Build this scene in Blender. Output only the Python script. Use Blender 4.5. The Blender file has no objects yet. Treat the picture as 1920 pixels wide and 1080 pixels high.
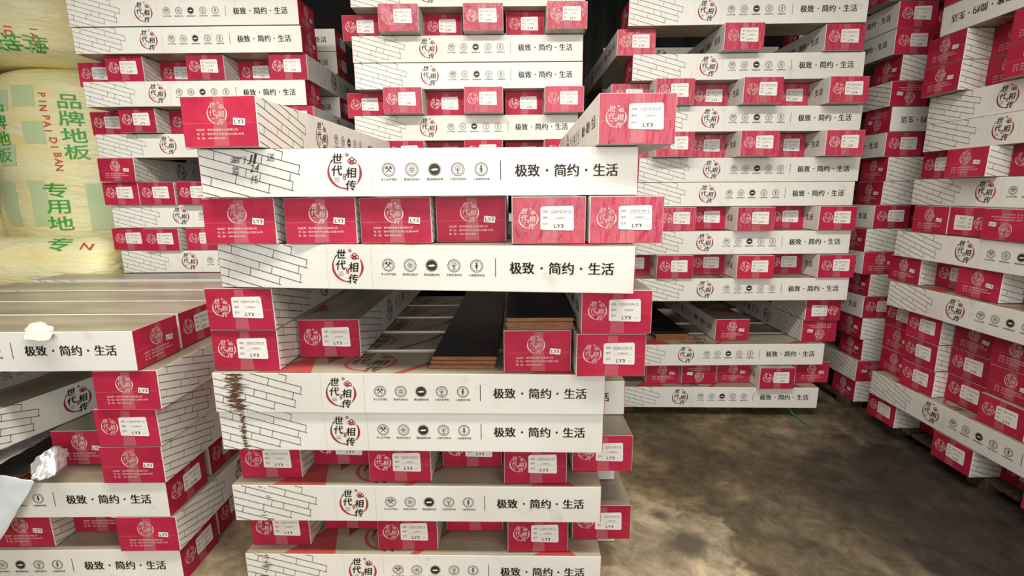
import bpy, bmesh, math, random
from mathutils import Matrix, Vector
random.seed(7)
sc = bpy.context.scene
COL = sc.collection

# ------------------------------------------------------------------ camera
F_PX, TH, RO, CAMZ = 907.8, 0.1951, -0.0066, 1.36
cam_d = bpy.data.cameras.new('camera')
cam_d.sensor_width = 36.0
cam_d.lens = F_PX / 1920 * 36
cam_d.clip_start = 0.05
cam = bpy.data.objects.new('camera', cam_d)
COL.objects.link(cam)
_fw = Vector((0, math.cos(TH), -math.sin(TH)))
_dn = Vector((0, -math.sin(TH), -math.cos(TH)))
_rt = Vector((1, 0, 0))
_c, _s = math.cos(RO), math.sin(RO)
_x = _c * _rt - _s * _dn
_d = _s * _rt + _c * _dn
cam.matrix_world = Matrix(((_x.x, -_d.x, -_fw.x, 0), (_x.y, -_d.y, -_fw.y, 0), (_x.z, -_d.z, -_fw.z, CAMZ), (0, 0, 0, 1)))
sc.camera = cam

# ------------------------------------------------------------------ light
sc.view_settings.view_transform = 'Standard'
sc.view_settings.look = 'None'
sc.view_settings.exposure = -0.12
sc.view_settings.gamma = 1.0
w = bpy.data.worlds.new('world')
sc.world = w
w.use_nodes = True
w.node_tree.nodes['Background'].inputs[0].default_value = (0.95, 0.97, 1.0, 1)
w.node_tree.nodes['Background'].inputs[1].default_value = 0.5


def area(name, loc, target, sx, sy, power, color, spread=180):
    d = bpy.data.lights.new(name, 'AREA')
    d.shape = 'RECTANGLE'
    d.size, d.size_y = sx, sy
    d.energy = power
    d.color = color
    d.spread = math.radians(spread)
    o = bpy.data.objects.new(name, d)
    COL.objects.link(o)
    o.location = loc
    o.rotation_euler = (Vector(target) - Vector(loc)).to_track_quat('-Z', 'Y').to_euler()
    return o


# daylight coming in through the loading door behind the photographer
area('loading_door_daylight', (-0.3, -2.6, 1.6), (-0.5, 2.5, 1.3), 4.6, 2.0, 39, (1.0, 0.97, 0.915), 98)
# the ceiling strip lamp over the aisle in front of the rear stacks
area('ceiling_strip_light', (-0.6, 0.9, 3.1), (-0.6, 2.0, 0), 4.6, 0.25, 92, (1.0, 0.96, 0.86), 140)

# an added fill light, up on the right, to brighten carton sides facing right
area('side_fill_light', (1.0, -0.1, 2.5), (-1.2, 1.7, 0.35), 0.7, 0.7, 9, (1.0, 0.95, 0.84), 120)

# ------------------------------------------------------------------ materials


def new_mat(name):
    m = bpy.data.materials.new(name)
    m.use_nodes = True
    nt = m.node_tree
    b = nt.nodes['Principled BSDF']
    return m, nt, b


def simple(name, col, rough=0.6, metal=0.0, coat=0.0, spec=None):
    m, nt, b = new_mat(name)
    b.inputs['Base Color'].default_value = (*col, 1)
    b.inputs['Roughness'].default_value = rough
    b.inputs['Metallic'].default_value = metal
    if coat:
        b.inputs['Coat Weight'].default_value = coat
        b.inputs['Coat Roughness'].default_value = 0.15
    if spec is not None:
        b.inputs['Specular IOR Level'].default_value = spec
    return m


def noise_mat(name, c1, c2, scale, rough, bump=0.0, bscale=None, stretch=(1, 1, 1), coat=0.0, lo=0.35, hi=0.65, coatr=0.15, detail=4, rnd=0.0, metal=0.0):
    m, nt, b = new_mat(name)
    N, L = nt.nodes, nt.links
    tc = N.new('ShaderNodeTexCoord')
    mp = N.new('ShaderNodeMapping')
    mp.inputs['Scale'].default_value = stretch
    L.new(tc.outputs['Object'], mp.inputs[0])
    vec = mp.outputs[0]
    oi = N.new('ShaderNodeObjectInfo')
    add = N.new('ShaderNodeVectorMath')
    add.operation = 'MULTIPLY_ADD'
    L.new(oi.outputs['Random'], add.inputs[0])
    add.inputs[1].default_value = (37, 17, 29)
    L.new(vec, add.inputs[2])
    vec = add.outputs[0]
    nz = N.new('ShaderNodeTexNoise')
    nz.inputs['Scale'].default_value = scale
    nz.inputs['Detail'].default_value = detail
    L.new(vec, nz.inputs['Vector'])
    mr = N.new('ShaderNodeMapRange')
    mr.inputs[1].default_value = lo
    mr.inputs[2].default_value = hi
    L.new(nz.outputs['Fac'], mr.inputs[0])
    mx = N.new('ShaderNodeMix')
    mx.data_type = 'RGBA'
    mx.inputs[6].default_value = (*c1, 1)
    mx.inputs[7].default_value = (*c2, 1)
    L.new(mr.outputs[0], mx.inputs[0])
    out = mx.outputs[2]
    if rnd:
        hv = N.new('ShaderNodeHueSaturation')
        r2 = N.new('ShaderNodeMapRange')
        r2.inputs[3].default_value = 1 - rnd
        r2.inputs[4].default_value = 1 + rnd
        L.new(oi.outputs['Random'], r2.inputs[0])
        L.new(r2.outputs[0], hv.inputs['Value'])
        L.new(out, hv.inputs['Color'])
        out = hv.outputs[0]
    L.new(out, b.inputs['Base Color'])
    b.inputs['Roughness'].default_value = rough
    b.inputs['Metallic'].default_value = metal
    if coat:
        b.inputs['Coat Weight'].default_value = coat
        b.inputs['Coat Roughness'].default_value = coatr
    if bump:
        n2 = N.new('ShaderNodeTexNoise')
        n2.inputs['Scale'].default_value = bscale or scale
        n2.inputs['Detail'].default_value = 3
        L.new(vec, n2.inputs['Vector'])
        bp = N.new('ShaderNodeBump')
        bp.inputs['Strength'].default_value = bump
        bp.inputs['Distance'].default_value = 0.01
        L.new(n2.outputs['Fac'], bp.inputs['Height'])
        L.new(bp.outputs[0], b.inputs['Normal'])
        if coat:
            L.new(bp.outputs[0], b.inputs['Coat Normal'])
    return m


M = {}
M['white'] = noise_mat('white_cardboard', (0.775, 0.76, 0.71), (0.67, 0.645, 0.58), 2.6, 0.5, 0.12, 9, lo=0.45, hi=0.85, rnd=0.04)
def smudge(m, col, scale, lo, hi, amt):
    nt = m.node_tree
    N, L = nt.nodes, nt.links
    b = N['Principled BSDF']
    src = b.inputs['Base Color'].links[0].from_socket
    vec = [n for n in N if n.type == 'VECT_MATH'][0].outputs[0]
    nz = N.new('ShaderNodeTexNoise')
    nz.inputs['Scale'].default_value = scale
    nz.inputs['Detail'].default_value = 8
    nz.inputs['Roughness'].default_value = 0.65
    L.new(vec, nz.inputs['Vector'])
    mr = N.new('ShaderNodeMapRange')
    mr.inputs[1].default_value, mr.inputs[2].default_value, mr.inputs[4].default_value = lo, hi, amt
    L.new(nz.outputs['Fac'], mr.inputs[0])
    mx = N.new('ShaderNodeMix')
    mx.data_type = 'RGBA'
    L.new(mr.outputs[0], mx.inputs[0])
    L.new(src, mx.inputs[6])
    mx.inputs[7].default_value = (*col, 1)
    L.new(mx.outputs[2], b.inputs['Base Color'])


smudge(M['white'], (0.36, 0.32, 0.25), 7, 0.60, 0.80, 0.65)
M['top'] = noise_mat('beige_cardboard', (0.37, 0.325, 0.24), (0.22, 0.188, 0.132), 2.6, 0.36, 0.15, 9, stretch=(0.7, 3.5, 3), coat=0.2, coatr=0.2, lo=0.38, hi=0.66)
M['red'] = noise_mat('red_carton_end', (0.47, 0.022, 0.062), (0.38, 0.014, 0.046), 7, 0.55, 0.4, 14, coat=0.06, coatr=0.25, rnd=0.12)
M['red'].node_tree.nodes['Principled BSDF'].inputs['Specular IOR Level'].default_value = 0.18
M['redfilm'] = noise_mat('red_carton_end_under_film', (0.50, 0.03, 0.075), (0.44, 0.02, 0.06), 7, 0.5, 0.9, 13, stretch=(1, 2.5, 0.8), coat=0.45, coatr=0.2, rnd=0.12)
M['ink'] = simple('black_ink', (0.02, 0.014, 0.009), 0.55)
M['inkg'] = simple('grey_ink', (0.13, 0.115, 0.09), 0.6)
M['redink'] = simple('red_ink', (0.33, 0.018, 0.025), 0.55)
M['darkbrown'] = simple('dark_brown_print', (0.10, 0.055, 0.035), 0.5)
M['topred'] = simple('brick_red_print', (0.38, 0.055, 0.05), 0.5)
M['crease'] = simple('crease_line', (0.42, 0.39, 0.33), 0.7)
M['endwhite'] = simple('white_print_on_red', (0.74, 0.50, 0.47), 0.5)
M['label'] = simple('paper_label', (0.82, 0.80, 0.76), 0.45)
M['stain'] = simple('rust_stain', (0.10, 0.038, 0.010), 0.75)
M['kraft'] = simple('kraft_edge', (0.34, 0.21, 0.11), 0.8)
M['plankblack'] = noise_mat('black_plank_underlay', (0.010, 0.011, 0.014), (0.02, 0.02, 0.022), 12, 0.42, stretch=(1, 4, 1))
M['plankbrown'] = noise_mat('brown_plank_core', (0.28, 0.095, 0.028), (0.14, 0.042, 0.012), 30, 0.4, stretch=(1, 1, 12))
M['concrete'] = None
M['wood'] = noise_mat('pallet_wood', (0.10, 0.065, 0.035), (0.05, 0.03, 0.018), 8, 0.8, 0.2, 20, stretch=(1, 6, 6))
M['foil'] = noise_mat('silver_foil', (0.88, 0.88, 0.87), (0.70, 0.70, 0.69), 12, 0.3, 0.8, 22, metal=0.55)
M['tapewad'] = simple('crumpled_clear_tape', (0.60, 0.57, 0.50), 0.35)
M['sheet'] = noise_mat('white_foam_sheet', (0.80, 0.84, 0.86), (0.72, 0.77, 0.80), 4, 0.5, 0.15, 14)
M['brownpaper'] = noise_mat('brown_paper', (0.22, 0.13, 0.05), (0.15, 0.085, 0.03), 6, 0.6, 0.3, 12)
M['wallm'] = noise_mat('dark_wall', (0.035, 0.03, 0.026), (0.022, 0.02, 0.018), 3, 0.85)
M['curtain'] = noise_mat('dark_tarpaulin', (0.028, 0.032, 0.026), (0.012, 0.014, 0.012), 9, 0.5, stretch=(14, 14, 0.4))
M['ceilm'] = simple('ceiling_paint', (0.25, 0.235, 0.21), 0.9)
M['green'] = simple('green_ink', (0.06, 0.42, 0.08), 0.5)
M['palegreen'] = simple('faded_green_ink', (0.60, 0.72, 0.42), 0.4)
M['pinyin'] = simple('red_lettering', (0.62, 0.07, 0.03), 0.5)
M['strap'] = simple('green_strap', (0.02, 0.16, 0.07), 0.5)


def tape_mat():
    m, nt, b = new_mat('clear_tape')
    N, L = nt.nodes, nt.links
    b.inputs['Base Color'].default_value = (0.85, 0.72, 0.70, 1)
    b.inputs['Roughness'].default_value = 0.18
    t = N.new('ShaderNodeBsdfTransparent')
    mx = N.new('ShaderNodeMixShader')
    mx.inputs[0].default_value = 0.11
    L.new(t.outputs[0], mx.inputs[1])
    L.new(b.outputs[0], mx.inputs[2])
    L.new(mx.outputs[0], nt.nodes['Material Output'].inputs[0])
    return m


M['tape'] = tape_mat()


def concrete():
    m, nt, b = new_mat('stained_concrete')
    N, L = nt.nodes, nt.links
    tc = N.new('ShaderNodeTexCoord')

    def noise(s, d, rough=0.55, dist=0.0, vec=None):
        n = N.new('ShaderNodeTexNoise')
        n.inputs['Scale'].default_value = s
        n.inputs['Detail'].default_value = d
        n.inputs['Roughness'].default_value = rough
        n.inputs['Distortion'].default_value = dist
        L.new(vec or tc.outputs['Object'], n.inputs['Vector'])
        return n.outputs['Fac']

    def ramp(fac, stops):
        r = N.new('ShaderNodeValToRGB')
        while len(r.color_ramp.elements) < len(stops):
            r.color_ramp.elements.new(0.5)
        for e, (p, c) in zip(r.color_ramp.elements, stops):
            e.position = p
            e.color = (*c, 1)
        L.new(fac, r.inputs[0])
        return r.outputs[0]

    def mix(f, a, c, mode='MIX'):
        x = N.new('ShaderNodeMix')
        x.data_type = 'RGBA'
        x.blend_type = mode
        if isinstance(f, float):
            x.inputs[0].default_value = f
        else:
            L.new(f, x.inputs[0])
        L.new(a, x.inputs[6])
        L.new(c, x.inputs[7])
        return x.outputs[2]
    big = ramp(noise(1.15, 5, 0.6, 0.6), [(0.36, (0.085, 0.066, 0.038)), (0.46, (0.16, 0.12, 0.066)), (0.53, (0.30, 0.235, 0.145)), (0.64, (0.45, 0.37, 0.25))])
    fine = ramp(noise(9, 10, 0.72, 0.4), [(0.32, (0.28, 0.25, 0.2)), (0.5, (0.85, 0.82, 0.76)), (0.66, (1.6, 1.5, 1.35))])
    c = mix(0.85, big, fine, 'MULTIPLY')
    # worn pale patch near the nearest stack, and two dark spots in it
    geo = N.new('ShaderNodeNewGeometry')

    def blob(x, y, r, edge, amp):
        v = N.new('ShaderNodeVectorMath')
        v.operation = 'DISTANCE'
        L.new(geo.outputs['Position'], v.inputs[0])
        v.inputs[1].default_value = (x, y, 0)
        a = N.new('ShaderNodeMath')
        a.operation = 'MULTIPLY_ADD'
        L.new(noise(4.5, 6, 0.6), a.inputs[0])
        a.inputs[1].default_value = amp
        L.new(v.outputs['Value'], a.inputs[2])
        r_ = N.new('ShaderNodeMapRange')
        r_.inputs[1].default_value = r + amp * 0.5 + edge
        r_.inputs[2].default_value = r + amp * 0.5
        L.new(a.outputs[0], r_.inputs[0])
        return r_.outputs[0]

    def rgb(c_):
        r = N.new('ShaderNodeRGB')
        r.outputs[0].default_value = (*c_, 1)
        return r.outputs[0]
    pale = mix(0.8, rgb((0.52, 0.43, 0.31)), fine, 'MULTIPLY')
    pile_shade = mix(0.9, rgb((0.036, 0.028, 0.022)), fine, 'MULTIPLY')
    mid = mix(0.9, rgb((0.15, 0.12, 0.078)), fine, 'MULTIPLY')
    c = mix(blob(2.35, 1.75, 0.75, 0.75, 0.7), c, pile_shade)  # shade along the right-hand pile, painted into the floor colour
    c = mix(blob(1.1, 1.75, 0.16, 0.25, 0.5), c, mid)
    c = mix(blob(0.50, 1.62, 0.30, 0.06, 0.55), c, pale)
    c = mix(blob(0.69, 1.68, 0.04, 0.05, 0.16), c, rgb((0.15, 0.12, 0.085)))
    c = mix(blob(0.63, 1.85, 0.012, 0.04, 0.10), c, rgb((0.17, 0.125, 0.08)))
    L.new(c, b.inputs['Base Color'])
    rr = N.new('ShaderNodeMapRange')
    rr.inputs[3].default_value = 0.45
    rr.inputs[4].default_value = 0.8
    L.new(noise(3, 4), rr.inputs[0])
    L.new(rr.outputs[0], b.inputs['Roughness'])
    bp = N.new('ShaderNodeBump')
    bp.inputs['Strength'].default_value = 0.35
    bp.inputs['Distance'].default_value = 0.01
    L.new(noise(14, 9, 0.7), bp.inputs['Height'])
    L.new(bp.outputs[0], b.inputs['Normal'])
    return m


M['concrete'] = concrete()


def foam_mat():
    m, nt, b = new_mat('yellow_foam_in_film')
    N, L = nt.nodes, nt.links
    tc = N.new('ShaderNodeTexCoord')
    mp = N.new('ShaderNodeMapping')
    mp.inputs['Scale'].default_value = (2.2, 2.2, 9)
    L.new(tc.outputs['Object'], mp.inputs[0])
    nz = N.new('ShaderNodeTexNoise')
    nz.inputs['Scale'].default_value = 1.4
    nz.inputs['Detail'].default_value = 5
    L.new(mp.outputs[0], nz.inputs['Vector'])
    r = N.new('ShaderNodeValToRGB')
    r.color_ramp.elements[0].position = 0.3
    r.color_ramp.elements[0].color = (0.93, 0.80, 0.34, 1)
    r.color_ramp.elements[1].position = 0.6
    r.color_ramp.elements[1].color = (0.96, 0.91, 0.56, 1)
    L.new(nz.outputs['Fac'], r.inputs[0])
    L.new(r.outputs[0], b.inputs['Base Color'])
    b.inputs['Roughness'].default_value = 0.45
    b.inputs['Coat Weight'].default_value = 0.5
    b.inputs['Coat Roughness'].default_value = 0.12
    b.inputs['Subsurface Weight'].default_value = 0.0
    b.inputs['Subsurface Radius'].default_value = (0.08, 0.06, 0.02)
    n2 = N.new('ShaderNodeTexNoise')
    n2.inputs['Scale'].default_value = 4
    n2.inputs['Detail'].default_value = 5
    L.new(mp.outputs[0], n2.inputs['Vector'])
    bp = N.new('ShaderNodeBump')
    bp.inputs['Strength'].default_value = 0.7
    bp.inputs['Distance'].default_value = 0.02
    L.new(n2.outputs['Fac'], bp.inputs['Height'])
    L.new(bp.outputs[0], b.inputs['Normal'])
    L.new(bp.outputs[0], b.inputs['Coat Normal'])
    return m


M['foam'] = foam_mat()

# ------------------------------------------------------------------ mesh helpers


class MB:
    def __init__(s):
        s.v, s.f, s.m, s.mats = [], [], [], []

    def mat(s, k):
        if k not in s.mats:
            s.mats.append(k)
        return s.mats.index(k)

    def add(s, vs, fs, k):
        b = len(s.v)
        s.v += [tuple(x) for x in vs]
        i = s.mat(k)
        for f in fs:
            s.f.append([b + j for j in f])
            s.m.append(i)

    def box(s, lo, hi, k):
        x0, y0, z0 = lo
        x1, y1, z1 = hi
        s.add([(x0, y0, z0), (x1, y0, z0), (x1, y1, z0), (x0, y1, z0), (x0, y0, z1), (x1, y0, z1), (x1, y1, z1), (x0, y1, z1)],
              [(0, 3, 2, 1), (4, 5, 6, 7), (0, 1, 5, 4), (1, 2, 6, 5), (2, 3, 7, 6), (3, 0, 4, 7)], k)

    def mesh(s, name, warp=None, smooth=False):
        vs = [warp(*v) for v in s.v] if warp else s.v
        me = bpy.data.meshes.new(name)
        me.from_pydata(vs, [], s.f)
        for k in s.mats:
            me.materials.append(M[k])
        me.polygons.foreach_set('material_index', s.m)
        if smooth:
            me.polygons.foreach_set('use_smooth', [True] * len(s.f))
        me.update()
        return me


_tc = {}


def glyphs(body, bold=0.0):
    """flat outline mesh of a text, size 1, origin at its left baseline"""
    key = (body, bold)
    if key in _tc:
        return _tc[key]
    cu = bpy.data.curves.new('t', 'FONT')
    cu.body = body
    cu.size = 1
    cu.resolution_u = 2
    cu.offset = bold
    o = bpy.data.objects.new('t', cu)
    COL.objects.link(o)
    bpy.context.view_layer.update()
    dg = bpy.context.evaluated_depsgraph_get()
    ev = o.evaluated_get(dg)
    me = ev.to_mesh()
    vs = [(v.co.x, v.co.y) for v in me.vertices]
    fs = [tuple(p.vertices) for p in me.polygons]
    ev.to_mesh_clear()
    bpy.data.objects.remove(o)
    bpy.data.curves.remove(cu)
    xs = [v[0] for v in vs] or [0]
    ys = [v[1] for v in vs] or [0]
    _tc[key] = (vs, fs, min(xs), max(xs), min(ys), max(ys))
    return _tc[key]


class Face:
    """a drawing plane on a carton: 2-D print laid just above the board"""

    def __init__(s, mb, org, u, v, off=0.0006):
        s.mb, s.o, s.u, s.v = mb, Vector(org), Vector(u), Vector(v)
        s.n = s.u.cross(s.v)
        s.off = off

    def pt(s, a, b, lift=0):
        return s.o + s.u * a + s.v * b + s.n * (s.off + lift)

    def poly(s, pts, k, lift=0):
        s.mb.add([s.pt(a, b, lift) for a, b in pts], [tuple(range(len(pts)))], k)

    def line(s, x0, y0, x1, y1, w, k):
        dx, dy = x1 - x0, y1 - y0
        l = math.hypot(dx, dy) or 1
        px, py = -dy / l * w / 2, dx / l * w / 2
        s.poly([(x0 - px, y0 - py), (x1 - px, y1 - py), (x1 + px, y1 + py), (x0 + px, y0 + py)], k)

    def arc(s, cx, cy, r, w, a0, a1, k, n=20, taper=False, sx=1):
        vs, fs = [], []
        for i in range(n + 1):
            t = i / n
            a = math.radians(a0 + (a1 - a0) * t)
            ww = w * (0.35 + 0.9 * math.sin(math.pi * t)) if taper else w
            for q in (r - ww / 2, r + ww / 2):
                vs.append(s.pt(cx + q * math.cos(a) * sx, cy + q * math.sin(a)))
        for i in range(n):
            fs.append((2 * i, 2 * i + 1, 2 * i + 3, 2 * i + 2))
        s.mb.add(vs, fs, k)

    def disc(s, cx, cy, r, k, n=14, lift=0):
        s.poly([(cx + r * math.cos(2 * math.pi * i / n), cy + r * math.sin(2 * math.pi * i / n)) for i in range(n)], k, lift)

    def text(s, body, x, y, h, k, width=None, bold=0.0, center=True, slant=0.0, lift=0):
        """h = glyph height; (x, y) = centre (or left-middle)"""
        vs, fs, x0, x1, y0, y1 = glyphs(body, bold)
        if x1 <= x0:
            return
        sy = h / (y1 - y0)
        sx = sy if width is None else width / (x1 - x0)
        ox = x - (x0 + x1) / 2 * sx if center else x - x0 * sx
        oy = y - (y0 + y1) / 2 * sy
        s.mb.add([s.pt(ox + a * sx + slant * b * sy, oy + b * sy, lift) for a, b in vs], fs, k)


def add_mesh(name, me, parent=None, mw=None):
    o = bpy.data.objects.new(name, me)
    COL.objects.link(o)
    if parent:
        o.parent = parent
    if mw is not None:
        o.matrix_world = mw
    return o


def tag(o, label=None, cat=None, group=None, kind=None):
    for k, v in (('label', label), ('category', cat), ('group', group), ('kind', kind)):
        if v:
            o[k] = v
    return o


def empty(name, mat):
    o = bpy.data.objects.new(name, None)
    o.empty_display_size = 0.05
    COL.objects.link(o)
    o.matrix_world = mat
    return o


# ------------------------------------------------------------------ the carton
CL, CW, CH = 1.235, 0.209, 0.1335
PITCH = 0.1348


def print_side(F):
    """long side artwork, u 0..CL, v 0..CH"""
    q = 1 / 2682.0

    def P(x, y):
        return x * q, CH - y * q
    sl = 0.28
    rows = [(-157, -89, 640), (-89, -21, 760), (-21, 47, 690), (47, 115, 700), (115, 183, 520), (183, 251, 400), (251, 315, 230)]

    def seg(c, xe):
        """the line y = c + sl x clipped to the face"""
        xs = max(8, (3 - c) / sl)
        xe = min(xe, (352 - c) / sl)
        if xe > xs:
            a, b = P(xs, c + sl * xs), P(xe, c + sl * xe)
            F.line(*a, *b, 0.0020, 'ink')

    def joint(x, c0, c1):
        ya, yb = c0 + sl * x, c1 + sl * (x - 16)
        if ya > 0 and yb < 355 and x - 16 > 5:
            F.line(*P(x, ya), *P(x - 16, yb), 0.0016, 'ink')
    for i, (c0, c1, xe) in enumerate(rows):
        nxt = rows[i - 1][2] if i else 0
        seg(c0, max(xe, nxt))
        joint(xe, c0, c1)
    seg(rows[-1][1], rows[-1][2])
    for x, i in ((485, 1), (128, 2), (355, 3), (275, 4), (85, 5), (460, 3)):
        joint(x, rows[i][0], rows[i][1])
    logo(F, 0.408, 0.069, 0.0455, 'ink', 'redink')
    for i, u in enumerate((0.5325, 0.598, 0.662, 0.7275, 0.7935)):
        icon(F, u, 0.0745, 0.0185, i)
        F.text(('专心生产团队', '欧洲先进设计', '精选高耐材质', '大型环保基材', '心级服务标准')[i], u, 0.0475, 0.0075, 'ink', width=0.046, bold=0.012)
    F.line(0.848, 0.044, 0.848, 0.098, 0.0021, 'ink')
    for t, u in (('极致', 0.9235), ('简约', 1.034), ('生活', 1.144)):
        F.text(t, u - 0.0009, 0.070, 0.0345, 'ink', width=0.069, bold=0.004)
        F.text(t, u + 0.0009, 0.070, 0.0345, 'ink', width=0.069, bold=0.004)
    for u in (0.979, 1.089):
        F.disc(u, 0.070, 0.0038, 'ink', 10)
    F.line(0.482, 0.002, 0.482, CH - 0.002, 0.0006, 'crease')
    F.line(0.345, 0.004, 0.345, CH - 0.004, 0.0004, 'crease')


def logo(F, cx, cy, r, dark, red, small=True, full=False):
    s = r / 0.0455
    F.arc(cx, cy, r, 0.0056 * s, 150, 264, red, 22, True)
    F.arc(cx, cy, r, 0.0036 * s, 256, 282, red, 8, True)
    F.arc(cx, cy, r, 0.0058 * s, -44, 30, red, 16, True)
    F.arc(cx, cy, r, 0.003 * s, 128, 152, dark, 6, True)
    for ch, dx, dy, h in (('世', -0.019, 0.037, 0.028), ('代', -0.0225, 0.004, 0.031), ('相', 0.0165, -0.002, 0.031), ('传', 0.014, -0.037, 0.031)):
        for e in (-0.0009, 0.0009):
            F.text(ch, cx + (dx + e) * s, cy + (dy + e * 0.5) * s, h * 0.93 * s, dark, bold=0.0, slant=0.12)
    # red cloud and seal
    for dx, dy, rr in ((0.010, 0.047, 0.0035), (0.016, 0.030, 0.0045), (0.023, 0.034, 0.0058), (0.030, 0.029, 0.0050), (0.022, 0.026, 0.005)):
        F.arc(cx + dx * s, cy + dy * s, rr * s, 0.0028 * s, 0, 360, red, 9)
    F.line(cx + 0.014 * s, cy + 0.0235 * s, cx + 0.036 * s, cy + 0.0235 * s, 0.0026 * s, red)
    F.arc(cx - 0.001 * s, cy - 0.010 * s, 0.0036 * s, 0.0026 * s, 0, 360, red, 8)
    F.arc(cx - 0.001 * s, cy - 0.0175 * s, 0.0036 * s, 0.0026 * s, 0, 360, red, 8)
    if small:
        for j in range(3):
            F.line(cx - 0.030 * s, cy - (0.017 + j * 0.005) * s, cx - 0.014 * s, cy - (0.017 + j * 0.005) * s, 0.0013 * s, dark)


def icon(F, cx, cy, r, i):
    if i == 2:
        F.disc(cx, cy, r * 0.86, 'ink', 20)
        F.arc(cx, cy, r * 0.97, 0.001, 0, 360, 'ink', 20)
        F.poly([(cx - r * .6, cy - r * .02), (cx - r * .2, cy + r * .10), (cx + r * .25, cy + r * .16), (cx + r * .6, cy - r * .02), (cx + r * .3, cy - r * .16), (cx - r * .3, cy - r * .2)], 'white', 0.0003)
        F.line(cx - r * .3, cy, cx + r * .3, cy - r * .12, 0.0012, 'ink')
        return
    F.arc(cx, cy, r * 0.97, 0.0017, 0, 360, 'ink', 20)
    F.arc(cx, cy, r * 0.76, 0.0011, 0, 360, 'ink', 18)
    if i == 0:
        F.line(cx - r * .4, cy - r * .4, cx + r * .35, cy + r * .35, 0.0022, 'ink')
        F.line(cx + r * .4, cy - r * .4, cx - r * .35, cy + r * .35, 0.0022, 'ink')
        F.line(cx + r * .12, cy + r * .48, cx + r * .5, cy + r * .14, 0.004, 'ink')
        F.line(cx - r * .12, cy + r * .48, cx - r * .5, cy + r * .14, 0.004, 'ink')
    elif i == 1:
        for k in range(6):
            a = math.radians(60 * k)
            F.arc(cx + r * .3 * math.cos(a), cy + r * .3 * math.sin(a), r * .17, 0.0011, 0, 360, 'ink', 8)
        F.arc(cx, cy, r * .18, 0.0011, 0, 360, 'ink', 6)
    elif i == 3:
        F.arc(cx, cy + r * .14, r * .36, 0.0014, 0, 360, 'ink', 12)
        F.line(cx, cy - r * .6, cx, cy + r * .2, 0.0018, 'ink')
        F.line(cx - r * .25, cy - r * .55, cx + r * .25, cy - r * .55, 0.0016, 'ink')
        F.line(cx, cy, cx + r * .2, cy + r * .25, 0.0014, 'ink')
        F.line(cx, cy - r * .1, cx - r * .2, cy + r * .12, 0.0014, 'ink')
    else:
        F.line(cx, cy - r * .55, cx, cy + r * .3, 0.003, 'ink')
        F.disc(cx, cy + r * .42, r * .15, 'ink', 8)
        for k in (-1, 1):
            F.line(cx, cy + r * .2, cx + k * r * .3, cy, 0.0018, 'ink')
            F.line(cx, cy - r * .05, cx + k * r * .26, cy - r * .25, 0.0016, 'ink')


def print_top(F):
    F.poly([(0.135, 0.003), (0.315, 0.003), (0.268, 0.165)], 'topred')
    F.poly([(0.295, 0.203), (0.335, 0.09), (0.375, 0.165), (0.36, 0.203)], 'darkbrown')
    logo(F, 0.475, 0.105, 0.080, 'darkbrown', 'topred', small=False)
    F.poly([(0.575, 0.003), (0.605, 0.003), (0.70, 0.120), (0.685, 0.120)], 'topred')
    F.poly([(0.685, 0.120), (0.70, 0.120), (0.745, 0.203), (0.72, 0.203)], 'darkbrown')
    F.poly([(1.0, 0.003), (1.15, 0.003), (1.10, 0.06)], 'topred')
    F.poly([(0.004, 0.086), (CL - 0.004, 0.086), (CL - 0.004, 0.088), (0.004, 0.088)], 'crease')


def body_mb(plain=False):
    bm = bmesh.new()
    bmesh.ops.create_cube(bm, size=1)
    bmesh.ops.scale(bm, vec=(CL, CW, CH), verts=bm.verts)
    bmesh.ops.translate(bm, vec=(0, 0, CH / 2), verts=bm.verts)
    bmesh.ops.bevel(bm, geom=bm.edges[:], offset=0.0022, segments=2, affect='EDGES', profile=0.5)
    # extra loops so that the board can dent a little
    for fr in (0.03, 0.1, 0.3, 0.5, 0.7, 0.9, 0.97):
        x = -CL / 2 + fr * CL
        bmesh.ops.bisect_plane(bm, geom=bm.verts[:] + bm.edges[:] + bm.faces[:], plane_co=(x, 0, 0), plane_no=(1, 0, 0))
    bm.verts.index_update()
    bm.normal_update()
    mb = MB()
    mb.v = [tuple(v.co) for v in bm.verts]
    for f in bm.faces:
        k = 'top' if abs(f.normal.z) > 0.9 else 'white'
        mb.f.append([v.index for v in f.verts])
        mb.m.append(mb.mat(k))
    bm.free()
    h = CW / 2
    print_side(Face(mb, (-CL / 2, -h, 0), (1, 0, 0), (0, 0, 1)))
    print_side(Face(mb, (CL / 2, h, 0), (-1, 0, 0), (0, 0, 1)))
    if plain:
        Ft = Face(mb, (-CL / 2, -h, CH), (1, 0, 0), (0, 1, 0))
        Ft.poly([(0.004, 0.1035), (CL - 0.004, 0.1035), (CL - 0.004, 0.1055), (0.004, 0.1055)], 'crease')
    else:
        print_top(Face(mb, (-CL / 2, -h, CH), (1, 0, 0), (0, 1, 0)))
    # clear tape over the seam on top and below
    return mb


EO = 0.0012


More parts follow.
